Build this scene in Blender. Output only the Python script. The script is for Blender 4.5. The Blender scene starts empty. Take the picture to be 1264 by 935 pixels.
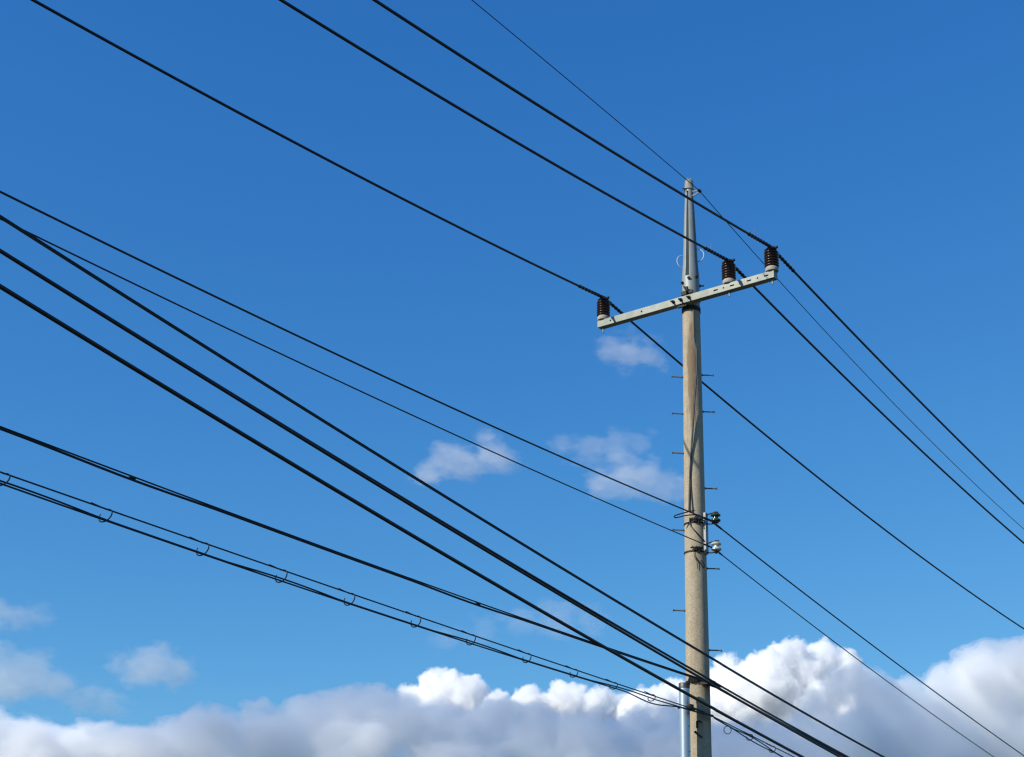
import bpy, bmesh, math, random
import numpy as np
from mathutils import Vector, Matrix

random.seed(7)
scene = bpy.context.scene
COL = scene.collection

# ------------------------------------------------------------------ camera
CAM = Vector((0.0, 0.0, 1.6))
FPX, PITCH, ROLL = 1755.0, math.atan((1200 - 467.5) / 1755.0), 0.035   # 50 mm lens, looking up
cam_d = bpy.data.cameras.new('camera')
cam_d.sensor_width = 36.0
cam_d.lens = FPX / 1264.0 * 36.0
cam_d.clip_start, cam_d.clip_end = 0.1, 60000.0
cam = bpy.data.objects.new('camera', cam_d)
COL.objects.link(cam)
cr, sr = math.cos(ROLL), math.sin(ROLL)
R0 = Vector((1, 0, 0)); U0 = Vector((0, -math.sin(PITCH), math.cos(PITCH))); F0 = Vector((0, math.cos(PITCH), math.sin(PITCH)))
Rw, Uw = R0 * cr + U0 * sr, U0 * cr - R0 * sr
cam.matrix_world = Matrix(((Rw.x, Uw.x, -F0.x, CAM.x), (Rw.y, Uw.y, -F0.y, CAM.y), (Rw.z, Uw.z, -F0.z, CAM.z), (0, 0, 0, 1)))
scene.camera = cam

# ------------------------------------------------------------------ sky and sun
SUN_AZ, SUN_EL = math.radians(239.0), math.radians(30.0)      # azimuth clockwise from +Y (the view direction)
world = bpy.data.worlds.new('World'); scene.world = world; world.use_nodes = True
wt = world.node_tree
bg = wt.nodes['Background']
sky = wt.nodes.new('ShaderNodeTexSky'); sky.sky_type = 'NISHITA'; sky.sun_disc = False
sky.sun_elevation, sky.sun_rotation = SUN_EL, SUN_AZ
sky.altitude, sky.air_density, sky.dust_density, sky.ozone_density = 0.0, 1.0, 0.0, 6.0
# the photograph's colour response to a clear sky: one power and gain per channel
sp_, cb_ = wt.nodes.new('ShaderNodeSeparateColor'), wt.nodes.new('ShaderNodeCombineColor')
wt.links.new(sky.outputs['Color'], sp_.inputs[0])
for ch_, gam_, gain_ in (('Red', 1.33, 1.01), ('Green', 0.869, 0.88), ('Blue', 0.523, 0.915)):
    p_, m_ = wt.nodes.new('ShaderNodeMath'), wt.nodes.new('ShaderNodeMath')
    p_.operation, m_.operation = 'POWER', 'MULTIPLY'
    p_.inputs[1].default_value = gam_; m_.inputs[1].default_value = gain_ * 0.12 ** gam_ / 0.12
    wt.links.new(sp_.outputs[ch_], p_.inputs[0]); wt.links.new(p_.outputs[0], m_.inputs[0]); wt.links.new(m_.outputs[0], cb_.inputs[ch_])
wt.links.new(cb_.outputs[0], bg.inputs['Color'])
bg.inputs['Strength'].default_value = 0.12
sun_d = bpy.data.lights.new('sun', 'SUN'); sun_d.energy = 5.0; sun_d.angle = math.radians(0.5); sun_d.color = (1.0, 0.94, 0.82)
sun = bpy.data.objects.new('sun', sun_d); COL.objects.link(sun)
SUN_DIR = Vector((math.sin(SUN_AZ) * math.cos(SUN_EL), math.cos(SUN_AZ) * math.cos(SUN_EL), math.sin(SUN_EL)))
sun.rotation_euler = SUN_DIR.to_track_quat('Z', 'Y').to_euler()
sun.location = (-20, -20, 30)

vs = scene.view_settings
vs.view_transform, vs.look, vs.exposure, vs.gamma, vs.use_curve_mapping = 'Standard', 'None', 0.0, 1.0, False
cy = scene.cycles
cy.max_bounces, cy.volume_bounces, cy.diffuse_bounces, cy.glossy_bounces = 32, 28, 4, 4
cy.transparent_max_bounces = 64
cy.use_denoising = True
cy.filter_width = 1.3

# ------------------------------------------------------------------ helpers
def mat(name, color, rough=0.6, metal=0.0, var=0.0, scale=20.0, bump=0.0, spec=0.5, color2=None):
    m = bpy.data.materials.new(name); m.use_nodes = True
    nt = m.node_tree; b = nt.nodes['Principled BSDF']
    b.inputs['Roughness'].default_value = rough; b.inputs['Metallic'].default_value = metal
    b.inputs['Specular IOR Level'].default_value = spec
    tc = nt.nodes.new('ShaderNodeTexCoord')
    n = nt.nodes.new('ShaderNodeTexNoise'); n.inputs['Scale'].default_value = scale; n.inputs['Detail'].default_value = 6
    nt.links.new(tc.outputs['Object'], n.inputs['Vector'])
    r = nt.nodes.new('ShaderNodeValToRGB')
    c = color; c2 = color2 or tuple(max(0, k * (1 - var)) for k in c)
    r.color_ramp.elements[0].position, r.color_ramp.elements[1].position = 0.35, 0.65
    r.color_ramp.elements[0].color = (*c2, 1); r.color_ramp.elements[1].color = (*c, 1)
    nt.links.new(n.outputs['Fac'], r.inputs['Fac']); nt.links.new(r.outputs['Color'], b.inputs['Base Color'])
    if bump:
        bp = nt.nodes.new('ShaderNodeBump'); bp.inputs['Strength'].default_value = bump; bp.inputs['Distance'].default_value = 0.004
        nt.links.new(n.outputs['Fac'], bp.inputs['Height']); nt.links.new(bp.outputs['Normal'], b.inputs['Normal'])
    return m

class MB:
    """Collects shapes and links them as ONE mesh object."""
    def __init__(self): self.v, self.f = [], []
    def add(self, vs_, fs):
        o = len(self.v); self.v += [tuple(p) for p in vs_]; self.f += [tuple(i + o for i in q) for q in fs]
    def tube(self, pts, rad, seg=8, cap=True):
        pts = [Vector(p) for p in pts]; n = len(pts)
        rads = rad if hasattr(rad, '__len__') else [rad] * n
        t0 = (pts[1] - pts[0]).normalized()
        ref = Vector((0, 0, 1)) if abs(t0.z) < 0.9 else Vector((1, 0, 0))
        x = t0.cross(ref).normalized()
        V, Fc = [], []
        for i, p in enumerate(pts):
            t = (pts[min(i + 1, n - 1)] - pts[max(i - 1, 0)]).normalized()
            x = (x - t * x.dot(t)).normalized(); y = t.cross(x)
            for k in range(seg):
                a = 2 * math.pi * k / seg
                V.append(p + (x * math.cos(a) + y * math.sin(a)) * rads[i])
        for i in range(n - 1):
            for k in range(seg):
                k2 = (k + 1) % seg
                Fc.append((i * seg + k, i * seg + k2, (i + 1) * seg + k2, (i + 1) * seg + k))
        if cap: Fc += [tuple(range(seg))[::-1], tuple((n - 1) * seg + k for k in range(seg))]
        self.add(V, Fc); return self
    def lathe(self, prof, seg=32, origin=(0, 0, 0), axis=(0, 0, 1), rfun=None):
        o = Vector(origin); a = Vector(axis).normalized()
        ref = Vector((1, 0, 0)) if abs(a.x) < 0.9 else Vector((0, 1, 0))
        y = a.cross(ref).normalized(); x = y.cross(a)
        V, Fc = [], []; n = len(prof)
        for r, z in prof:
            for k in range(seg):
                an = 2 * math.pi * k / seg
                rr = r * (rfun(an, z) if rfun else 1)
                V.append(o + a * z + (x * math.cos(an) + y * math.sin(an)) * rr)
        for i in range(n - 1):
            for k in range(seg):
                k2 = (k + 1) % seg
                Fc.append((i * seg + k, i * seg + k2, (i + 1) * seg + k2, (i + 1) * seg + k))
        Fc += [tuple(range(seg))[::-1], tuple((n - 1) * seg + k for k in range(seg))]
        self.add(V, Fc); return self
    def box(self, c, ax, ay, az, hx, hy, hz):
        c, ax, ay, az = map(Vector, (c, ax, ay, az))
        V = [c + ax * hx * sx + ay * hy * sy + az * hz * sz for sx in (-1, 1) for sy in (-1, 1) for sz in (-1, 1)]
        self.add(V, [(0, 1, 3, 2), (4, 6, 7, 5), (0, 4, 5, 1), (2, 3, 7, 6), (0, 2, 6, 4), (1, 5, 7, 3)]); return self
    def build(self, name, m, parent=None, smooth=True, sharp=40, bevel=0):
        me = bpy.data.meshes.new(name); me.from_pydata(self.v, [], self.f)
        bm = bmesh.new(); bm.from_mesh(me); bmesh.ops.recalc_face_normals(bm, faces=bm.faces); 
        if bevel:
            es = [e for e in bm.edges if len(e.link_faces) == 2 and e.calc_face_angle() > 0.8]
            bmesh.ops.bevel(bm, geom=es, offset=bevel, segments=2, affect='EDGES', profile=0.5)
        bm.to_mesh(me); bm.free()
        if smooth:
            me.shade_smooth() if hasattr(me, 'shade_smooth') else None
            me.set_sharp_from_angle(angle=math.radians(sharp))
        me.materials.append(m)
        o = bpy.data.objects.new(name, me); COL.objects.link(o)
        if parent: o.parent = parent
        return o

def empty(name, loc):
    o = bpy.data.objects.new(name, None); COL.objects.link(o); o.location = loc; o.empty_display_size = 0.2; return o
def tag(o, label=None, cat=None, group=None, kind=None):
    for k, v in (('label', label), ('category', cat), ('group', group), ('kind', kind)):
        if v: o[k] = v
    return o

# ------------------------------------------------------------------ materials
M_steel = mat('galvanised_steel', (0.29, 0.32, 0.31), 0.55, 0.2, 0.16, 9.0, 0.1)
M_arm = mat('painted_arm_steel', (0.26, 0.28, 0.24), 0.55, 0.1, 0.28, 9.0, 0.12)
M_pipe = mat('bright_pipe_steel', (0.42, 0.50, 0.56), 0.38, 0.6, 0.06, 6.0)
M_dark = mat('dark_rusty_iron', (0.014, 0.012, 0.011), 0.7, 0.0, 0.5, 60.0, 0.2)
M_bolt = mat('weathered_bolt_steel', (0.24, 0.22, 0.19), 0.5, 0.5, 0.4, 60.0)
M_porc = mat('brown_glazed_porcelain', (0.022, 0.009, 0.007), 0.22, 0.0, 0.15, 30.0)
M_cement = mat('cement_fitting', (0.38, 0.36, 0.30), 0.75, 0.0, 0.2, 60.0, 0.2)
M_green = mat('green_glazed_porcelain', (0.035, 0.075, 0.030), 0.15, 0.0, 0.3, 40.0)
M_white = mat('white_glazed_porcelain', (0.50, 0.52, 0.48), 0.22, 0.0, 0.12, 40.0)
M_cable = mat('black_cable_sheath', (0.009, 0.009, 0.012), 0.45, 0.0, 0.3, 50.0)
M_cable_g = mat('greenish_black_cable_sheath', (0.012, 0.020, 0.020), 0.5, 0.0, 0.3, 50.0)
M_wire = mat('stranded_steel_wire', (0.050, 0.052, 0.058), 0.55, 0.6, 0.3, 80.0)
M_hoop = mat('pale_wire_hoop', (0.5, 0.52, 0.5), 0.5, 0.0, 0.1, 40.0)

def speckle(m, col, scale, lo, hi, amt):
    nt = m.node_tree; b = nt.nodes['Principled BSDF']; src = b.inputs['Base Color'].links[0].from_socket
    tc = nt.nodes.new('ShaderNodeTexCoord'); n = nt.nodes.new('ShaderNodeTexNoise'); n.inputs['Scale'].default_value = scale; n.inputs['Detail'].default_value = 8; n.inputs['Roughness'].default_value = 0.7
    nt.links.new(tc.outputs['Object'], n.inputs['Vector'])
    r = nt.nodes.new('ShaderNodeMapRange'); r.inputs[1].default_value, r.inputs[2].default_value, r.inputs[3].default_value, r.inputs[4].default_value = lo, hi, 0, amt
    nt.links.new(n.outputs['Fac'], r.inputs[0])
    x = nt.nodes.new('ShaderNodeMix'); x.data_type = 'RGBA'; nt.links.new(r.outputs[0], x.inputs['Factor']); nt.links.new(src, x.inputs['A']); x.inputs['B'].default_value = (*col, 1)
    nt.links.new(x.outputs['Result'], b.inputs['Base Color'])
speckle(M_arm, (0.20, 0.14, 0.085), 7.0, 0.56, 0.68, 0.55)
speckle(M_steel, (0.19, 0.17, 0.13), 9.0, 0.55, 0.68, 0.6)

def concrete():
    m = mat('weathered_spun_concrete', (0.42, 0.35, 0.245), 0.85, 0.0, 0.12, 14.0, 0.35)
    nt = m.node_tree; b = nt.nodes['Principled BSDF']; N = nt.nodes.new; L = nt.links.new
    base = b.inputs['Base Color'].links[0].from_socket
    tc = N('ShaderNodeTexCoord')
    # fine grain
    g = N('ShaderNodeTexNoise'); g.inputs['Scale'].default_value = 90; g.inputs['Detail'].default_value = 5
    L(tc.outputs['Object'], g.inputs['Vector'])
    gm = N('ShaderNodeMapRange'); gm.inputs[1].default_value, gm.inputs[2].default_value, gm.inputs[3].default_value, gm.inputs[4].default_value = 0.3, 0.7, 0.70, 1.18
    L(g.outputs['Fac'], gm.inputs[0])
    mul = N('ShaderNodeMix'); mul.data_type = 'RGBA'; mul.blend_type = 'MULTIPLY'; mul.inputs['Factor'].default_value = 1
    L(base, mul.inputs['A']); L(gm.outputs[0], mul.inputs['B'])
    # vertical rain streaks
    mp = N('ShaderNodeMapping'); mp.inputs['Scale'].default_value = (26, 26, 0.9); L(tc.outputs['Object'], mp.inputs['Vector'])
    st = N('ShaderNodeTexNoise'); st.inputs['Scale'].default_value = 1.0; st.inputs['Detail'].default_value = 4; L(mp.outputs[0], st.inputs['Vector'])
    sm = N('ShaderNodeMapRange'); sm.inputs[1].default_value, sm.inputs[2].default_value, sm.inputs[3].default_value, sm.inputs[4].default_value = 0.5, 0.72, 0.0, 0.42
    L(st.outputs['Fac'], sm.inputs[0])
    mx = N('ShaderNodeMix'); mx.data_type = 'RGBA'; L(sm.outputs[0], mx.inputs['Factor']); L(mul.outputs['Result'], mx.inputs['A'])
    mx.inputs['B'].default_value = (0.21, 0.16, 0.105, 1)
    # brown stain tongue below the band (its own shape: a ragged lens on the front left)
    sx = N('ShaderNodeSeparateXYZ'); L(tc.outputs['Object'], sx.inputs[0])
    wob = N('ShaderNodeTexNoise'); wob.inputs['Scale'].default_value = 16; wob.inputs['Detail'].default_value = 6
    mp2 = N('ShaderNodeMapping'); mp2.inputs['Scale'].default_value = (2.6, 2.6, 0.35); L(tc.outputs['Object'], mp2.inputs['Vector']); L(mp2.outputs[0], wob.inputs['Vector'])
    def mth(op, a, b_=None):
        n = N('ShaderNodeMath'); n.operation = op
        for i, q in enumerate((a, b_)):
            if q is None: continue
            if isinstance(q, (int, float)): n.inputs[i].default_value = q
            else: L(q, n.inputs[i])
        return n.outputs[0]
    dx = mth('DIVIDE', mth('SUBTRACT', sx.outputs['X'], -0.018), 0.052)
    dz = mth('DIVIDE', mth('SUBTRACT', sx.outputs['Z'], 7.08), 0.55)
    d2 = mth('ADD', mth('MULTIPLY', dx, dx), mth('MULTIPLY', dz, dz))
    e = mth('ADD', mth('SUBTRACT', 1.0, d2), mth('MULTIPLY', mth('SUBTRACT', wob.outputs['Fac'], 0.5), 3.2))
    em = N('ShaderNodeMapRange'); em.inputs[1].default_value, em.inputs[2].default_value, em.inputs[3].default_value, em.inputs[4].default_value = -0.15, 0.6, 0.0, 0.88
    L(e, em.inputs[0])
    fr = mth('LESS_THAN', sx.outputs['Y'], 0.0)
    mx2 = N('ShaderNodeMix'); mx2.data_type = 'RGBA'; L(mth('MULTIPLY', em.outputs[0], fr), mx2.inputs['Factor']); L(mx.outputs['Result'], mx2.inputs['A'])
    mx2.inputs['B'].default_value = (0.19, 0.13, 0.078, 1)
    L(mx2.outputs['Result'], b.inputs['Base Color'])
    return m
M_conc = concrete()

# ------------------------------------------------------------------ ground
gm = mat('dry_field_grass', (0.035, 0.045, 0.018), 0.95, 0, 0.4, 0.15, color2=(0.055, 0.048, 0.026))
g = MB(); n = 48
g.add([(0, 0, 0)] + [(14000 * math.cos(2 * math.pi * i / n), 14000 * math.sin(2 * math.pi * i / n), 0) for i in range(n)], [(0, i + 1, (i + 1) % n + 1) for i in range(n)])
tag(g.build('ground', gm, smooth=False), kind='structure')

# ------------------------------------------------------------------ the utility pole
PX, PY = 1.787, 12.98
PSI = math.radians(38.89)
D = Vector((math.sin(PSI), math.cos(PSI), 0))        # along the line, away from the camera
A = Vector((math.cos(PSI), -math.sin(PSI), 0))       # along the crossarm, towards its nearer end
Z = Vector((0, 0, 1)); X = Vector((1, 0, 0))
def rshaft(z): return 0.1305 - 0.0054 * z
pole = empty('utility_pole', (PX, PY, 0))
tag(pole, 'tall concrete utility pole with a tapered grey steel top and one slanting crossarm', 'utility pole')
MB().lathe([(rshaft(z), z) for z in np.linspace(-0.3, 8.12, 40)], 64).build('concrete_shaft', M_conc, pole)
b = MB(); b.lathe([(0.008, 0), (0.008, 0.006)], 12, (0.012 - 0.01, -rshaft(7.8) + 0.002 , 7.80), (0, -1, 0)); b.build('bolt_hole_shade', M_dark, pole)  # near-black disc on the surface stands in for the shade inside a hole

# tapered steel top: fluted tube on a wide sleeve
def flutes(an, z):
    if z < 8.20 or z > 9.20: return 1.0
    for c, w, dep in ((-121, 9.5, 0.62), (-38, 12.0, 0.6), (48, 9, 0.5), (138, 9, 0.5)):
        dd = abs((math.degrees(an) - c + 180) % 360 - 180)
        if dd < w: return 1 - dep
        if dd < w + 3: return 1 - dep * (w + 3 - dd) / 3
    return 1.0
prof = [(0.084, 7.985), (0.0885, 7.99), (0.0885, 8.10), (0.0885, 8.19), (0.0885, 8.201), (0.085, 8.25), (0.078, 8.32), (0.0705, 8.51), (0.062, 8.73), (0.053, 8.965), (0.0435, 9.15), (0.042, 9.199), (0.042, 9.202), (0.042, 9.24)]
MB().lathe(prof, 180, rfun=flutes).build('steel_top', M_steel, pole, sharp=30)
tp = MB(); tp.lathe([(0.050, 9.225), (0.054, 9.228), (0.047, 9.236), (0.046, 9.30), (0.040, 9.335), (0.030, 9.345)], 16)
tp.box((-0.018, -0.012, 9.352), X, (0, 1, 0), Z, 0.008, 0.01, 0.012); tp.box((0.014, -0.014, 9.352), X, (0, 1, 0), Z, 0.008, 0.01, 0.012)
capo = tp.build('top_cap', mat('cap_steel', (0.28, 0.28, 0.23), 0.6, 0.1, 0.25, 30.0), pole)
bl = MB(); bl.tube([(-0.03, -0.03, 9.228), (-0.075, -0.045, 9.215)], 0.006, 6); bl.build('band_tail', M_dark, pole)

def bolt(name, p, ax, ln, parent, m=M_dark, rn=0.016, rs=0.0075):
    q = MB(); ax = Vector(ax).normalized(); p = Vector(p)
    q.lathe([(rn, 0), (rn, 0.016)], 6, p, ax); q.lathe([(rs, 0.0), (rs, ln)], 10, p + ax * 0.01, ax)
    return q.build(name, m, parent, smooth=False)
bolt('sleeve_bolt', (0.083, -0.01, 8.105), (1, -0.15, 0), 0.04, pole)
bolt('sleeve_bolt', (-0.083, -0.035, 8.12), (-1, -0.4, 0), 0.012, pole)
bolt('sleeve_bolt', (0.045, -0.078, 8.17), (0.5, -0.86, 0), 0.012, pole)
bolt('sleeve_bolt', (-0.03, -0.083, 8.155), (-0.3, -0.95, 0), 0.012, pole)
# pale hoops on each side of the steel top
for sx, zc, yy in ((-1, 8.385, 0.01), (1, 8.455, -0.01)):
    h = MB(); pts = []
    for i in range(15):
        a = math.radians(-118 + 236 * i / 14)
        pts.append((sx * (0.075 + 0.062 * math.cos(a) - 0.0), yy - 0.02 * math.cos(a), zc + 0.072 * math.sin(a)))
    h.tube(pts, 0.0052, 8); h.build('wire_hoop', M_hoop, pole)

# crossarm: hollow square tube with slots through its front face
AC = Vector((0.935901 - PX, 13.50861 - PY, 7.889))      # arm axis under the far insulator, local to the pole
S0, S1, HW = -0.048, 2.018, 0.0375
def ap(s, o=0.0, z=0.0): return AC + A * s + D * o + Z * z
slots = [(0.116, 0.009, 0.009), (0.502, 0.009, 0.009), (1.375, 0.024, 0.0075), (1.464, 0.008, 0.008), (1.56, 0.024, 0.0075), (1.748, 0.024, 0.0075), (1.842, 0.008, 0.008), (1.936, 0.024, 0.0075)]
q = MB()
def quad(a, b_, c, d): q.add([a, b_, c, d], [(0, 1, 2, 3)])
quad(ap(S0, -HW, HW), ap(S1, -HW, HW), ap(S1, HW, HW), ap(S0, HW, HW))
quad(ap(S0, -HW, -HW), ap(S1, -HW, -HW), ap(S1, HW, -HW), ap(S0, HW, -HW))
quad(ap(S0, HW, -HW), ap(S1, HW, -HW), ap(S1, HW, HW), ap(S0, HW, HW))
quad(ap(S0, -HW, -HW), ap(S0, HW, -HW), ap(S0, HW, HW), ap(S0, -HW, HW))
quad(ap(S1, -HW, -HW), ap(S1, HW, -HW), ap(S1, HW, HW), ap(S1, -HW, HW))
e0 = S0
for s, hs, hz in slots:
    quad(ap(e0, -HW, -HW), ap(s - hs, -HW, -HW), ap(s - hs, -HW, HW), ap(e0, -HW, HW))
    quad(ap(s - hs, -HW, -HW), ap(s + hs, -HW, -HW), ap(s + hs, -HW, -hz), ap(s - hs, -HW, -hz))
    quad(ap(s - hs, -HW, hz), ap(s + hs, -HW, hz), ap(s + hs, -HW, HW), ap(s - hs, -HW, HW))
    e0 = s + hs
quad(ap(e0, -HW, -HW), ap(S1, -HW, -HW), ap(S1, -HW, HW), ap(e0, -HW, HW))
arm = q.build('crossarm', M_arm, pole, smooth=False)
for s in (0.885, 0.975, 1.07):
    bolt('arm_bolt', ap(s, -HW - 0.001, 0.004), -D + Vector((0.1, 0, -0.25)), 0.045, arm, M_dark, 0.018, 0.009)
# bands holding the arm to the shaft
def band(name, z, h, parent=pole, m=M_dark, extra=0.007):
    r = rshaft(z) + extra
    return MB().lathe([(r - 0.004, z - h), (r, z - h), (r, z + h), (r - 0.004, z + h)], 48).build(name, m, parent)
band('pole_band', 7.825, 0.022)
band('pole_band', 7.945, 0.02)
u = MB(); u.box(Vector((-0.10, -0.09, 7.835)), A, D, Z, 0.05, 0.012, 0.012); u.box(Vector((-0.08, -0.10, 7.97)), A, D, Z, 0.03, 0.016, 0.02)
u.box(Vector((-0.055, -0.105, 8.0)), A, D, Z, 0.012, 0.012, 0.045); u.box(Vector((-0.02, -0.115, 7.985)), A, D, Z, 0.03, 0.01, 0.014)
u.tube([(-0.085, -0.105, 8.05), (-0.06, -0.115, 7.99), (-0.075, -0.125, 7.93), (-0.07, -0.13, 7.88)], 0.008, 8)
u.build('arm_clamp', M_dark, pole, smooth=False)

# three pin insulators standing on the arm
def insulator(s):
    base = ap(s, 0, HW)
    prof = [(0.050, 0.040), (0.056, 0.046)]
    z = 0.052
    for i in range(6):
        prof += [(0.060, z), (0.069, z + 0.006), (0.0715, z + 0.011), (0.069, z + 0.016), (0.058, z + 0.021)]; z += 0.0285
    prof += [(0.052, z), (0.043, z + 0.006), (0.041, z + 0.016), (0.047, z + 0.024), (0.050, z + 0.032), (0.043, z + 0.041), (0.02, z + 0.046)]
    o = MB().lathe(prof, 40, base).build('insulator', M_porc, pole, sharp=60)
    MB().lathe([(0.046, 0.004), (0.060, 0.006), (0.064, 0.022), (0.063, 0.040), (0.056, 0.051)], 40, base).build('base_fitting', M_cement, o)
    c = MB(); zt = base + Z * (z + 0.020)
    ring = [zt + Vector((math.cos(t) * 0.048, math.sin(t) * 0.048, 0.006 * math.sin(2 * t))) for t in np.linspace(0, 2 * math.pi, 25)]
    c.tube(ring, 0.007, 8, cap=False)
    for sg in (-1, 1):
        c.lathe([(0.012, -0.02), (0.015, -0.014), (0.015, 0.014), (0.012, 0.02)], 10, zt + A * 0.05 * sg + Z * 0.014, A)
        c.lathe([(0.013, -0.02), (0.016, 0.0), (0.013, 0.02)], 10, zt + D * 0.035 * sg + Z * 0.024, D)
    c.build('tie_wire', M_dark, o)
    st = MB(); st.lathe([(0.016, 0), (0.016, 0.014)], 6, base - Z * (2 * HW + 0.016)); st.lathe([(0.0075, 0), (0.0075, 0.05)], 10, base - Z * (2 * HW + 0.055))
    st.build('mounting_stud', M_bolt, o, smooth=False)
    return base + Z * (z + 0.052)
tops = [insulator(s) for s in (0.0, 1.5075, 1.982)]

# step bolts on both sides
for sx, zs in ((-1, (7.095, 6.705, 6.295, 5.52, 4.745)), (1, (7.125, 6.735, 5.945, 5.155, 4.385))):
    for z in zs:
        r = rshaft(z); ln = 0.108 if sx < 0 else 0.112
        k = MB(); o = Vector((sx * (r - 0.01), 0.0, z)); ax = Vector((sx, -0.04, 0.0)).normalized()
        k.lathe([(0.0065, 0), (0.0065, ln + 0.012)], 10, o, ax); k.lathe([(0.0115, ln + 0.010), (0.0115, ln + 0.018)], 10, o, ax)
        k.lathe([(0.011, 0.008), (0.011, 0.022)], 6, o, ax)
        k.build('step_bolt', M_bolt, pole)

# low-voltage rack with two spool insulators
zr = (5.61, 5.33)
rk = MB(); rs = rshaft(5.47)
rk.box(A * (rs + 0.016) + Z * 5.475, A, D, Z, 0.012, 0.022, 0.20)
rack = rk.build('spool_rack', mat('rack_steel', (0.26, 0.275, 0.27), 0.5, 0.2, 0.2, 30.0), pole, smooth=False)
for z, m, nm in ((zr[0], M_green, 'green glazed spool'), (zr[1], M_white, 'white glazed spool')):
    c = A * 0.225 + Z * z
    sp = MB().lathe([(0.02, -0.040), (0.040, -0.038), (0.048, -0.030), (0.046, -0.018), (0.026, -0.008), (0.024, 0.006), (0.030, 0.012), (0.047, 0.018), (0.049, 0.028), (0.040, 0.038), (0.02, 0.041)], 32, c).build('spool_insulator', m, pole)
    sp['label'] = nm
    cl = MB()
    for zz in (-0.052, 0.052):
        cl.tube([A * (rs + 0.012) + Z * (z + zz * 0.75), A * 0.17 + Z * (z + zz), c + A * 0.03 + Z * zz], 0.0065, 8)
    cl.lathe([(0.007, -0.062), (0.007, 0.06)], 10, c); cl.lathe([(0.012, -0.066), (0.012, -0.056)], 6, c); cl.lathe([(0.013, 0.052), (0.013, 0.060)], 6, c)
    cl.build('clevis', M_dark, sp)
    band('pole_band', z - 0.035, 0.007)
    b = MB(); bz = z - 0.005
    r = rshaft(bz)
    for ang, h_, w_, tl in ((-106, 0.034, 0.010, 0.5), (-93, 0.026, 0.014, -0.4), (-80, 0.030, 0.011, 0.6)):
        a = math.radians(ang); tv = Vector((-math.sin(a), math.cos(a), 0)); nv = Vector((math.cos(a), math.sin(a), 0)); p = nv * (r + 0.015) + Z * (bz - 0.012 + 0.006 * tl)
        b.box(p, (tv + Z * tl).normalized(), nv, (Z - tv * tl).normalized(), w_ * 0.62, 0.013, h_ * 0.62)
        b.lathe([(0.008, -0.03), (0.008, 0.03)], 8, p + nv * 0.006 + Z * 0.006, tv); b.lathe([(0.014, 0.02), (0.014, 0.032)], 6, p + nv * 0.006 + Z * 0.006, tv)
    b.tube([nv * (r + 0.02) + Z * (bz - 0.02), nv * (r + 0.03) - tv * 0.01 + Z * (bz - 0.05), nv * (r + 0.012) + tv * 0.012 + Z * (bz - 0.062)], 0.004, 6)
    b.build('band_buckle', M_dark, pole, smooth=False)

def on_pole(px_off, z, stand):
    """point on the camera side of the shaft: sideways offset in metres, height, clearance"""
    r = rshaft(z); x = max(-r * 0.98, min(r * 0.98, px_off))
    return Vector((x, -math.sqrt(r * r - x * x) - stand, z))
# earth lead down the shaft
E1 = [on_pole(x, z, s) for x, z, s in ((0.012, 7.86, 0.006), (0.012, 7.6, 0.007), (0.014, 7.45, 0.012), (0.030, 7.33, 0.040), (0.028, 7.15, 0.042), (0.012, 6.95, 0.035), (-0.008, 6.7, 0.030), (-0.028, 6.42, 0.022), (-0.048, 6.15, 0.014), (-0.058, 5.9, 0.010), (-0.066, 5.68, 0.012))]
def smooth_path(pts, n=8):
    out = []
    P = [pts[0]] + list(pts) + [pts[-1]]
    for i in range(1, len(P) - 2):
        for k in range(n):
            t = k / n; a, b_, c, d = P[i - 1], P[i], P[i + 1], P[i + 2]
            out.append(0.5 * ((2 * b_) + (c - a) * t + (2 * a - 5 * b_ + 4 * c - d) * t * t + (3 * b_ - a - 3 * c + d) * t ** 3))
    out.append(pts[-1]); return out
MB().tube(smooth_path(E1), [0.0042 + 0.0042 * min(1, i / 30) for i in range(len(smooth_path(E1)))], 8).build('earth_lead', M_cable, pole)
E2 = [on_pole(x, z, s) for x, z, s in ((-0.012, 6.62, 0.028), (-0.030, 6.38, 0.02), (-0.044, 6.15, 0.01), (-0.046, 5.95, 0.008), (-0.036, 5.66, 0.012))]
MB().tube(smooth_path(E2), 0.0042, 8).build('earth_lead', M_cable, pole)
# jumper loops and loose tie wires round the rack
MB().tube(smooth_path([on_pole(-0.02, 5.68, 0.03), Vector((-0.10, -0.14, 5.655)), Vector((-0.205, -0.13, 5.622)), Vector((-0.195, -0.12, 5.605)), Vector((-0.11, -0.13, 5.625)), on_pole(-0.03, 5.64, 0.02), on_pole(0.04, 5.63, 0.03)]), 0.006, 8).build('jumper_loop', M_dark, pole)
MB().tube(smooth_path([on_pole(-0.062, 5.62, 0.012), on_pole(-0.055, 5.54, 0.012), on_pole(-0.01, 5.47, 0.02), on_pole(0.05, 5.41, 0.012), A * 0.13 + Z * 5.37]), 0.0055, 8).build('jumper_lead', M_cable, pole)
MB().tube(smooth_path([on_pole(-0.03, 5.30, 0.01), on_pole(-0.025, 5.23, 0.014), on_pole(-0.005, 5.19, 0.012), on_pole(0.0, 5.12, 0.01)]), 0.003, 6).build('loose_tie', M_dark, pole)
MB().tube(smooth_path([on_pole(-0.02, 5.24, 0.01), on_pole(0.01, 5.19, 0.014), on_pole(0.06, 5.14, 0.012), on_pole(0.07, 5.16, 0.014), on_pole(0.04, 5.20, 0.02), on_pole(0.03, 5.17, 0.016), on_pole(0.06, 5.13, 0.01)]), 0.003, 6).build('loose_tie', M_dark, pole)

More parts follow.
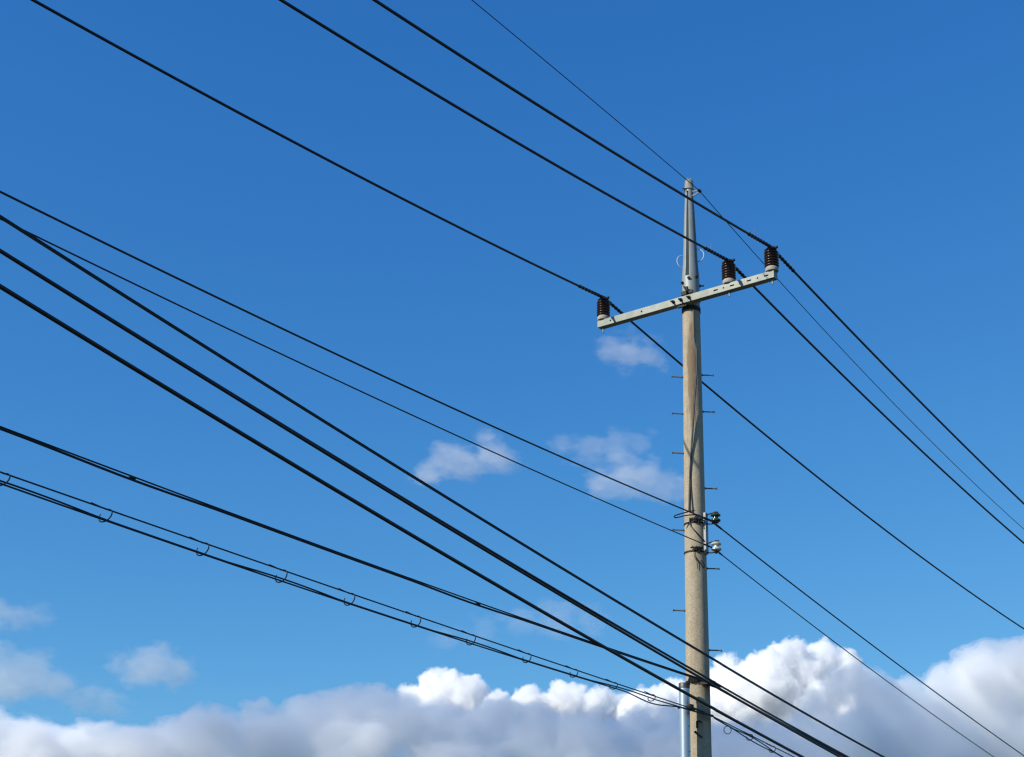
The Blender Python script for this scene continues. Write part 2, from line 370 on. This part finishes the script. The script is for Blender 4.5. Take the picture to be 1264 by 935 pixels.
# telecom suspension fittings, and small dark pieces below them
zb = 4.07
band('pole_band', zb + 0.01, 0.009)
b = MB()
for x, hh in ((-0.092, 0.032), (-0.070, 0.022), (-0.050, 0.026), (-0.028, 0.02)):
    b.box(on_pole(x, zb + 0.02, 0.014), X, (0, 1, 0), (0.35, 0, 1), 0.008, 0.012, hh)
b.build('band_buckle', M_dark, pole, smooth=False)
b = MB(); b.box(A * 0.13 + Z * (zb - 0.015) - D * 0.05, A, D, Z, 0.045, 0.05, 0.012); b.lathe([(0.012, 0), (0.03, 0.015), (0.03, 0.06), (0.012, 0.075)], 12, A * 0.16 + Z * (zb - 0.01) - D * 0.05, D)
b.box(A * 0.16 + Z * (zb - 0.02) + D * 0.05, A, D, Z, 0.018, 0.05, 0.016)
b.build('suspension_clamp', M_dark, pole, smooth=False)
zg = 3.79
b = MB(); b.lathe([(0.010, 0), (0.024, 0.012), (0.026, 0.05), (0.018, 0.10), (0.010, 0.12)], 12, A * 0.16 - D * 0.45 + Z * (zg - 0.008), D + Z * 0.0)
b.box(A * 0.16 - D * 0.39 + Z * (zg + 0.018), A, D, Z, 0.012, 0.03, 0.008); b.tube([A * 0.16 - D * 0.36 + Z * zg, A * 0.13 - D * 0.12 + Z * zg, A * 0.09 - D * 0.05 + Z * zg], 0.010, 8)
b.build('suspension_clamp', M_dark, pole)
b = MB(); b.box(on_pole(-0.030, 3.69, 0.012), X, (0, 1, 0), Z, 0.009, 0.008, 0.030); b.tube([on_pole(-0.030, 3.715, 0.014), on_pole(-0.012, 3.722, 0.014), on_pole(0.012, 3.71, 0.012)], 0.006, 8)  # small dark upright bar with a bent rod on the shaft
b.build('dark_piece', M_dark, pole)
b = MB(); b.lathe([(0.010, -0.008), (0.012, 0.0), (0.010, 0.008)], 10, on_pole(-0.046, 3.625, 0.012), (0, 1, 0)); b.tube([on_pole(-0.046, 3.625, 0.012), on_pole(-0.02, 3.60, 0.012), on_pole(0.015, 3.575, 0.012)], 0.0065, 8)  # small dark disc with a sloping rod on the shaft
b.build('dark_piece', M_dark, pole)

# ------------------------------------------------------------------ steel pipe post in front of the pole
pp = empty('steel_post', (1.632, PY - 0.235, 0))
tag(pp, 'shiny round galvanised steel post with a dark cap beside the concrete pole', 'post')
MB().lathe([(0.047, -0.3), (0.047, 3.99)], 48).build('tube', M_pipe, pp)
MB().lathe([(0.0475, 3.982), (0.0495, 3.984), (0.0495, 4.024), (0.046, 4.030)], 48).build('cap', mat('dark_cap_steel', (0.10, 0.105, 0.10), 0.5, 0.6, 0.3, 40.0), pp)
for z in (3.65, 3.43):
    MB().lathe([(0.005, 0), (0.005, 0.004)], 10, (0.036, -0.0325, z), (0.74, -0.67, 0)).build('hole_shade_disc', M_dark, pp)  # flat dark discs stand in for the shade inside the tube's holes
bolt('side_bolt', (-0.046, -0.005, 3.81), (-1, -0.1, 0), 0.006, pp, M_dark, 0.009, 0.005)

# ------------------------------------------------------------------ the lines
BASE = Vector((PX, PY, 0))
class Line:
    """A line in the vertical plane through an anchor, along D: z(s) on each side of the pole."""
    def __init__(self, a, left, right, sl=8.0, sr_=8.0):
        self.a = Vector((a.x, a.y, 0)); self.L, self.Rt, self.sl, self.sr = left, right, sl, sr_
    def z(self, s):
        c, lim = (self.L, self.sl) if s < 0 else (self.Rt, self.sr); t = abs(s)
        q = min(t, lim); v = c[0] + c[1] * q + c[2] * q * q
        if t > lim:
            k = c[1] + 2 * c[2] * lim; e = t - lim; v += k * e + 0.0025 * e * e
        return v
    def p(self, s, dz=0.0, da=0.0): return self.a + D * s + A * da + Z * (self.z(s) + dz)
def srange(s0, s1, n=150):
    out = []
    for i in range(n + 1):
        t = -1 + 2 * i / n; out.append(t)
    return [ (s1 if t > 0 else -s0) * (abs(t) ** 1.6) * (1 if t > 0 else -1) * (1 if t > 0 else 1) if False else ((abs(t) ** 1.6) * (s1 if t > 0 else s0)) for t in out]
SL, SR = -17.0, 30.0

def gap(s, w): return math.exp(-(s / w) ** 2)
q0, q1, q2 = (Vector((0.935901, 13.50861, 0)), Vector((2.1019915, 12.55033, 0)), Vector((2.477027, 12.2655, 0)))
cond = [
 (Line(q0, (8.200, -0.1061, 0.00497), (8.203, -0.1506, 0.00449), 7, 12), 'black power line tied to the insulator at the far left end of the crossarm'),
 (Line(q1, (8.191, -0.1300, 0.00540), (8.192, -0.1602, 0.00503), 6, 8), 'black power line tied to the middle insulator just right of the pole'),
 (Line(q2, (8.206, -0.1234, 0.00439), (8.204, -0.1505, 0.00398), 6, 7), 'black power line tied to the insulator at the near right end of the crossarm'),
]
for ln, lab in cond:
    w = MB().tube([ln.p(s) for s in srange(SL, SR)], 0.0118, 10).build('power_line', M_cable, None)
    tag(w, lab, 'power line', 'three thick power lines on the crossarm')
    # preformed grip wound round the line on each side of the insulator
    a = MB(); n = 150
    ss = [-0.46 + 0.92 * i / n for i in range(n + 1)]
    a.tube([ln.p(s) for s in ss], [0.0165 + 0.0028 * math.sin(s * 115) for s in ss], 10)
    a.build('armour_grip', M_cable, w)
    for s in {0: (), 1: (-0.34,), 2: (-0.34, 0.42)}[cond.index((ln, lab))]:
        t = MB(); t.tube([ln.p(s), ln.p(s, 0.03, 0.006), ln.p(s + 0.004, 0.085, 0.01)], 0.0022, 6); t.build('grip_tail', M_cable, w)

gl = Line(BASE + A * 0.125, (9.180, 0.0341, -0.00249), (9.178, -0.2158, 0.00724), 4, 9)
w = MB().tube([gl.p(s) for s in srange(SL, SR)], 0.0042, 8).build('earth_wire', M_wire)
tag(w, 'very thin grey wire running past the very top of the pole above the power lines', 'wire')
c = MB(); pc = A * 0.125 + Z * 9.178
c.lathe([(0.008, -0.03), (0.016, -0.02), (0.016, 0.02), (0.008, 0.03)], 12, pc, D); c.build('wire_clamp', M_dark, pole)
c = MB(); c.tube([A * 0.04 + Z * 9.20, pc + Z * 0.004], 0.006, 8); c.tube([A * 0.04 + Z * 9.145, A * 0.085 + Z * 9.15, pc + Z * -0.012], 0.008, 8); c.build('clamp_bracket', M_cement, pole)

for z, lc, rc, lim, m, r, lab in ((0, (5.582, -0.0402, 0.00376), (5.577, -0.1662, 0.00254), (8, 8), M_cable_g, 0.0070, 'thin dark line held by the green spool insulator on the side of the pole'),
                                  (1, (5.322, -0.0222, 0.00319), (5.323, -0.1808, 0.00377), (8, 7), M_cable, 0.0052, 'thin dark line held by the white spool insulator on the side of the pole')):
    ln = Line(BASE + A * 0.19, lc, rc, *lim)
    w = MB().tube([ln.p(s) for s in srange(SL, SR)], r, 8).build('service_line', m)
    tag(w, lab, 'power line', 'two thin lines on the spool insulators')
    g_ = MB(); ss = [-0.16 + 0.32 * i / 60 for i in range(61)]
    g_.tube([ln.p(s) for s in ss], [r + 0.003 + 0.002 * math.sin(s * 160) for s in ss], 8); g_.build('tie_grip', M_dark, w)

ln = Line(BASE + A * 0.25, (4.230, 0.1272, 0.00191), (4.228, -0.1313, 0.00431), 8, 3)
w = MB()
w.tube([ln.p(s, 0.0045) for s in srange(SL, SR)], 0.0070, 8); w.tube([ln.p(s, -0.0055) for s in srange(SL, SR)], 0.0062, 8)
tag(w.build('drop_cable', M_cable_g), 'slim greenish black cable crossing in front of the bare lower pole without a clamp', 'cable')

# two heavy cables side by side that part near the pole
up = Line(BASE + A * 0.2, (4.057, 0.1279, 0.00216), (4.056, -0.1316, 0.00440), 8, 2.6)
lo = Line(BASE + A * 0.2, (4.021, 0.1326, 0.00204), (4.023, -0.1348, 0.00319), 8, 2.6)
tag(MB().tube([up.p(s) for s in srange(SL, SR)], 0.0098, 10).build('telecom_cable', M_cable), 'upper of the two thick black cables running side by side, dividing just before the pole', 'cable', 'heavy telecom cables')
tag(MB().tube([lo.p(s, 0, 0.006) for s in srange(SL, SR)], 0.0112, 10).build('telecom_cable', M_cable), 'lower of the two thick black cables running side by side, dividing just before the pole', 'cable', 'heavy telecom cables')
ln = Line(BASE + A * 0.18, (3.828, 0.1300, 0.00265), (3.826, -0.1293, 0.00239), 8, 2)
tag(MB().tube([ln.p(s) for s in srange(SL, SR)], 0.0138, 10).build('telecom_cable', M_cable), 'single thickest black cable passing in front of the steel post just below its cap', 'cable', 'heavy telecom cables')

# messenger with a cable lashed along it, clamped to the pole
fl = Line(BASE + A * 0.16, (4.063, 0.0002, 0.00233), (4.046, -0.1249, 0.00407), 8, 2.6)
fr = empty('lashed_cable', fl.p(0)); tag(fr, 'black cable lashed to its own support wire, clamped to the pole above the steel post', 'cable')
def rel(o, pts): return [p - Vector(o.location) for p in pts]
ss = srange(SL, SR, 260)
MB().tube(rel(fr, [fl.p(s, 0.006) for s in ss]), 0.0052, 8).build('support_wire', M_cable, fr)
def sagf(s):
    b_ = max(0, math.sin((abs(s) + 0.4) * 2.05)) ** 2
    return -0.005 - 0.009 * b_ * min(1.0, max(0.0, (-s - 1.0) / 0.8)) if s < 0 else -0.005
MB().tube(rel(fr, [fl.p(s, sagf(s)) for s in ss]), 0.0078, 8).build('carried_cable', M_cable, fr)
for s in (-1.9, -3.35, -4.25, -5.35, -6.5):
    MB().tube(rel(fr, [fl.p(s - 0.02), fl.p(s + 0.02)]), 0.0105, 8).build('lashing_clip', M_cable, fr)

# support wire with rings carrying two thin cables
gv = Line(BASE + A * 0.16, (3.776, 0.0172, 0.00099), (3.765, -0.1080, 0.0010), 8, 2)
w = MB().tube([gv.p(s) for s in srange(SL, SR)], 0.0050, 8).build('support_wire', M_wire)
tag(w, 'thin bare wire lowest at the pole, holding the row of small rings', 'wire')
hl = Line(BASE + A * 0.16, (3.766, -0.0058, 0.00322), (3.755, -0.1450, 0.0020), 8, 2)
def drop(s):  # how far the cables hang below the wire
    return hl.z(s)
def h1(s):
    return 0.003 + 0.012 * max(0, math.sin(s * 3.3)) if s < 0 else 0.004 + 0.020 * max(0, math.sin((s - 0.35) * 4.2)) * (1 if 0.35 < s < 1.1 else 0)
def h2(s):
    e = -0.004
    if -1.5 < s < -0.55: e -= 0.035 * math.sin((s + 1.5) / 0.95 * math.pi) ** 2
    if s >= 0: e -= 0.012 * max(0, math.sin((s - 0.35) * 4.2)) * (1 if 0.35 < s < 1.1 else 0)
    return e
ss = srange(SL, SR, 300)
tag(MB().tube([hl.p(s, h1(s)) for s in ss], 0.0054, 8).build('fibre_cable', M_cable), 'upper of the two thin black cables hanging in the row of small rings', 'cable', 'thin cables in the rings')
tag(MB().tube([hl.p(s, h2(s), 0.008) for s in ss], 0.0054, 8).build('fibre_cable', M_cable), 'lower of the two thin black cables hanging in the row of small rings', 'cable', 'thin cables in the rings')
# hanger rings
def ring(s, label, k):
    t_, b_ = gv.p(s + 0.03), hl.p(s - 0.02, -0.012)
    hgt = (t_ - b_).z; c_ = (t_ + b_) / 2
    side = (D * 0.75 + A * 0.66).normalized()
    pts = []
    for i in range(23):
        a = math.radians(112 - 300 * i / 22)
        pts.append(c_ + side * math.cos(a) * max(0.030, hgt * 0.40) + Z * math.sin(a) * max(0.030, hgt * 0.5 + 0.004) + D * 0.018 * math.sin(a))
    pts = [pts[0] - D * 0.11 + Z * 0.012] + pts
    m = MB().tube([p - c_ for p in pts], 0.0040, 6)
    o = m.build('cable_ring', M_cable); o.location = c_
    tag(o, label, 'cable ring', 'rings hanging the thin cables from their wire')
ords = ['first', 'second', 'third', 'fourth', 'fifth', 'sixth', 'seventh', 'eighth', 'ninth', 'tenth', 'eleventh']

LS = (-1.025, -1.592, -2.145, -2.753, -3.417, -4.017, -4.678, -5.294, -5.937, -6.647, -7.313)
for i, s in enumerate(LS):
    ring(s, 'small wire ring under the thin wire, %s ring left of the pole' % ords[i], i)
for i, s in enumerate((0.633, 1.059)):
    ring(s, 'small wire ring under the thin wire, %s ring right of the pole' % ords[i], i)
lp = hl.p(0.236, -0.004)
pts = [lp + (D * 0.72 + A * 0.69).normalized() * 0.034 * math.cos(a) + Z * (0.034 * math.sin(a) - 0.034) for a in np.linspace(math.pi / 2, math.pi * 2.5, 26)]
o = MB().tube([p - lp for p in pts], 0.0036, 6).build('cable_ring', M_cable); o.location = lp
tag(o, 'small loose wire loop dangling below the thin cables just right of the pole', 'cable ring', 'rings hanging the thin cables from their wire')

# ------------------------------------------------------------------ clouds: closed bodies of scattering droplets, kilometres away
import openvdb
def at(x, y, dist):
    """point on the vertical plane `dist` metres ahead that is seen in direction (x, y)"""
    u, v = (x - 632) / FPX, (467.5 - y) / FPX
    r = Rw * u + Uw * v + F0
    return CAM + r * (dist / r.y)
def upsample(a, n, ax):
    m = a.shape[ax]; t = np.linspace(1, m - 2.001, n); i = t.astype(int); f = t - i
    W = np.zeros((n, m), np.float32); k = np.arange(n)
    W[k, i - 1] += (1 - f) ** 3 / 6; W[k, i] += (3 * f ** 3 - 6 * f ** 2 + 4) / 6
    W[k, i + 1] += (-3 * f ** 3 + 3 * f ** 2 + 3 * f + 1) / 6; W[k, np.minimum(i + 2, m - 1)] += f ** 3 / 6
    return np.moveaxis(np.tensordot(W, a, (1, ax)), 0, ax)
def fbm(shape, cell, octs, rng, billow=False, gain=0.5, stretch=(1, 1, 1)):
    out = np.zeros(shape, np.float32); amp = 1.0
    for o in range(octs):
        c = [max(1.5, cell * k) for k in stretch]
        a = rng.standard_normal([int(s / k) + 4 for s, k in zip(shape, c)]).astype(np.float32)
        for ax in range(3): a = upsample(a, shape[ax], ax)
        a *= 1.9
        out += amp * ((np.abs(a) - 0.75) if billow else a); amp *= gain; cell *= 0.5
    return out
def volmat(name, dens, color=(1, 1, 1), g=0.0):
    m = bpy.data.materials.new(name); m.use_nodes = True; nt = m.node_tree
    nt.nodes.remove(nt.nodes['Principled BSDF'])
    v = nt.nodes.new('ShaderNodeVolumeScatter'); v.inputs['Color'].default_value = (*color, 1)
    v.inputs['Density'].default_value = dens; v.inputs['Anisotropy'].default_value = g
    nt.links.new(v.outputs[0], nt.nodes['Material Output'].inputs['Volume'])
    return m
def cloud(name, blobs, dist, vox, shells, seed, depth=1.0, child=(0, 0, 0), noise=(0, 10, 4), billow=(0, 10, 3), flat=1.0, label=None, stretch=(1, 1, 1), mpp=None, gain=0.5):
    """blobs: (x, y, radius) as seen; shells: (inset in voxels, droplet density); makes one closed mesh per shell"""
    rng = np.random.default_rng(seed)
    mpp = mpp or dist / FPX / math.cos(PITCH); h = vox * mpp
    sph = []
    for x, y, *k_, r in blobs:
        p = Vector((x, y, k_[0])) if k_ else at(x, y, dist); R = r * mpp
        sph.append((p.x, p.y + rng.uniform(-0.5, 0.5) * R * depth, p.z, R))
    base = list(sph)
    for lev in range(2):
        cnt, rel, _ = child; new = []
        src = base if lev == 0 else new0
        for (x, y, z, R) in src:
            for k in range(cnt if lev == 0 else cnt // 2):
                v = rng.standard_normal(3); v /= np.linalg.norm(v)
                if v[2] < -0.5: v[2] *= -1
                rr = R * rel * rng.uniform(0.6, 1.25)
                new.append((x + v[0] * R * 0.88, y + v[1] * R * 0.88 * depth, z + v[2] * R * 0.88 * flat, rr))
        new0 = new; sph += new
    S = np.array(sph); pad = 8 * h + noise[0] * h + billow[0] * h
    lo_ = (S[:, :3] - S[:, 3:] * [1, depth, 1]).min(0) - pad; hi_ = (S[:, :3] + S[:, 3:] * [1, depth, 1]).max(0) + pad
    n = np.ceil((hi_ - lo_) / h).astype(int); f = np.full(n, -60.0, np.float32)
    ax = [lo_[i] + h * np.arange(n[i]) for i in range(3)]
    for x, y, z, R in S:
        ext = R + 10 * h; i0 = np.maximum(0, ((np.array([x, y, z]) - ext * np.array([1, depth, 1]) - lo_) / h).astype(int)); i1 = np.minimum(n, ((np.array([x, y, z]) + ext * np.array([1, depth, 1]) - lo_) / h).astype(int) + 2)
        if (i1 <= i0).any(): continue
        dx = (ax[0][i0[0]:i1[0]] - x)[:, None, None]; dy = ((ax[1][i0[1]:i1[1]] - y) / depth)[None, :, None]; dz = ((ax[2][i0[2]:i1[2]] - z) / flat)[None, None, :]
        v = (R - np.sqrt(dx * dx + dy * dy + dz * dz)) / h
        sub = f[i0[0]:i1[0], i0[1]:i1[1], i0[2]:i1[2]]; np.maximum(sub, v, out=sub)
    if noise[0]: f += noise[0] * fbm(tuple(n), noise[1], noise[2], rng, gain=gain, stretch=stretch)
    if billow[0]: f += billow[0] * fbm(tuple(n), billow[1], billow[2], rng, True)
    for axn in range(3):
        sl = [slice(None)] * 3
        for e_ in (0, -1): sl[axn] = e_; f[tuple(sl)] = -60
    root = None
    for i, (inset, dens) in enumerate(shells):
        g_ = openvdb.FloatGrid(background=-60.0); g_.copyFromArray(f)
        pts, tris, quads = g_.convertToPolygons(float(inset), 0.0)
        if not len(pts): continue
        # keep the main body and drop loose specks
        q_ = quads.astype(np.int64); lab = np.arange(len(pts))
        while True:
            mn = lab[q_].min(1); new_ = lab.copy(); np.minimum.at(new_, q_.ravel(), np.repeat(mn, 4)); new_ = new_[new_]
            if (new_ == lab).all(): break
            lab = new_
        ids, cnt_ = np.unique(lab, return_counts=True); ok = lab == ids[cnt_.argmax()] if i else np.isin(lab, ids[cnt_ >= max(24, 0.004 * len(pts))])
        mp_ = np.cumsum(ok) - 1; quads = mp_[q_[ok[q_[:, 0]]]]; pts = pts[ok]
        P = lo_ + pts * h
        org = Vector(P.mean(0)) if root is None else Vector(root.location)
        me = bpy.data.meshes.new(name); me.from_pydata((P - np.array(org)).tolist(), [], [])
        Q = quads.astype(np.int32)
        c = P[Q]; vol = np.einsum('ij,ij->i', np.cross(c[:, 1] - c[:, 0], c[:, 2] - c[:, 0]) + np.cross(c[:, 2] - c[:, 0], c[:, 3] - c[:, 0]), c.mean(1) - P.mean(0)).sum()
        if vol < 0: Q = Q[:, ::-1]
        me.loops.add(Q.size); me.loops.foreach_set('vertex_index', Q.ravel())
        me.polygons.add(len(Q)); me.polygons.foreach_set('loop_start', np.arange(len(Q), dtype=np.int32) * 4)
        me.update(calc_edges=True); me.validate()
        me.materials.append(volmat('droplets', dens))
        o = bpy.data.objects.new(name if root is None else 'dense_core', me); COL.objects.link(o)
        print('CLOUD', name, i, n, len(pts))
        if root is None: root = o; o.location = org
        else: o.parent = root
    if label: tag(root, label, 'cloud')
    return root

CLOUDS = True
if CLOUDS:
    # bright cumulus to the right of the pole
    cloud('cumulus_cloud', [(800, 890, 34), (838, 876, 30), (872, 872, 36), (905, 862, 42), (945, 856, 38), (982, 836, 38), (1012, 826, 29), (1040, 836, 24), (960, 900, 56), (1025, 888, 48), (900, 895, 40), (1060, 880, 30), (840, 900, 28)], 4300, 1.1,
          [(0, 0.018), (2, 0.05)], 3, depth=1.0, child=(34, 0.30, 0), noise=(2.4, 11, 5), billow=(1.3, 10, 4), gain=0.7, label='tall bright white cumulus cloud rising directly right of the pole')
    # middle cumulus
    cloud('cumulus_cloud', [(508, 866, 18), (545, 857, 29), (574, 866, 26), (540, 895, 32), (616, 880, 22), (655, 882, 26), (700, 870, 25), (738, 876, 22), (765, 880, 18), (690, 895, 26), (600, 892, 26)], 4700, 1.1,
          [(0, 0.018), (2, 0.05)], 5, depth=1.0, child=(30, 0.30, 0), noise=(2.4, 11, 5), billow=(1.3, 10, 4), gain=0.7, label='low white cumulus cloud with two rounded heads left of the pole')
    # grey bank along the bottom
    bank = [(-40, 925, 50), (10, 922, 42), (60, 926, 40), (110, 930, 40), (165, 940, 40), (215, 928, 46), (270, 922, 46), (325, 920, 46), (380, 905, 46), (430, 893, 48), (480, 900, 50), (540, 908, 48), (600, 912, 46), (660, 915, 46), (720, 918, 50), (780, 918, 52), (840, 925, 52), (900, 930, 50), (960, 925, 40)]
    bank += [(x, 960 + 14 * (k % 2), 58) for k, x in enumerate(range(-60, 1340, 50))]
    cloud('cloud_bank', bank, 3500, 1.9, [(0, 0.008), (2.5, 0.014)], 11, depth=1.0, child=(10, 0.36, 0), noise=(3.4, 16, 6), billow=(1.3, 12, 4), gain=0.72, flat=0.8, stretch=(1.5, 1, 0.8), label='long flat blue grey cloud bank along the bottom of the sky')
    cloud('grey_cloud', [(1035, 852, 20), (1070, 846, 25), (1010, 880, 24), (985, 905, 26), (1092, 864, 24), (1128, 858, 24), (1158, 848, 24), (1184, 842, 22), (1110, 905, 50), (1160, 895, 46), (1205, 850, 40), (1222, 828, 26), (1250, 840, 40), (1290, 850, 60), (1230, 910, 60), (1160, 930, 50), (1280, 930, 60), (1050, 920, 40)], 3500, 1.6, [(0, 0.008), (2.5, 0.013)], 13, depth=1.2, child=(9, 0.38, 0), noise=(3.2, 18, 6), billow=(1.2, 12, 4), gain=0.62, label='large grey cloud at the right edge beside the white cumulus')
    # added unseen cloud deck on the sun's side, shaped to shade the grey clouds
    rg = np.random.default_rng(4)
    hs = [(x + rg.uniform(-70, 70), y + rg.uniform(-70, 70), 2550 + rg.uniform(-30, 30), rg.uniform(130, 230) / 20) for x in range(-3850, -1100, 230) for y in range(900, 1950, 230)]
    o = cloud('added_shade_clouds', hs, 0, 1.0, [(0, 0.0031)], 17, child=(2, 0.5, 0), noise=(5.0, 20, 4), billow=(0, 1, 1), flat=0.5, mpp=20.0)
    o['kind'] = 'stuff'
    # small torn clouds
    def wisp(bl, seed, lab, dens=0.0013, nz=6.0, cell=13, dist=4400, vox=1.0): cloud('wispy_cloud', [(x, y, r * 1.6) for x, y, r in bl], dist, vox, [(0, dens * 0.6), (2.2, dens), (4.5, dens), (7.5, dens * 1.5)], seed, depth=1.0, child=(5, 0.5, 0), noise=(nz, cell, 6), gain=0.72, flat=0.8, stretch=(1.6, 1, 0.8), label=lab)
    wisp([(528, 580, 12), (552, 566, 17), (580, 570, 17), (605, 566, 16), (622, 568, 12)], 21, 'small ragged cloud floating alone in the middle of the blue sky')
    wisp([(758, 432, 14), (775, 440, 16), (795, 444, 13), (815, 450, 8)], 22, 'small faint cloud just under the left end of the crossarm', 0.0010)
    wisp([(730, 552, 15), (760, 555, 13), (790, 546, 11), (690, 552, 10), (775, 540, 9)], 23, 'thin torn cloud upper of the two wisps left of the pole', 0.0007)
    wisp([(745, 600, 13), (770, 592, 17), (795, 592, 17), (820, 600, 15), (838, 603, 12)], 24, 'pale small cloud touching the left side of the pole', 0.0011)
    wisp([(165, 828, 11), (190, 824, 20), (210, 832, 14)], 25, 'small round grey cloud alone above the bank at lower left', 0.0011)
    wisp([(0, 762, 12), (25, 762, 12), (45, 760, 9)], 26, 'small cloud at the left edge, highest of the clouds there', 0.0008)
    wisp([(5, 838, 20), (40, 838, 20), (70, 848, 15), (100, 862, 13), (130, 868, 13), (150, 874, 9)], 27, 'long sloping cloud above the bank at the left edge', 0.0009)
    wisp([(600, 775, 12), (640, 765, 14), (690, 768, 16), (730, 765, 12), (545, 790, 12)], 28, 'very faint veil of cloud behind the crossing cables left of the pole', 0.0005)
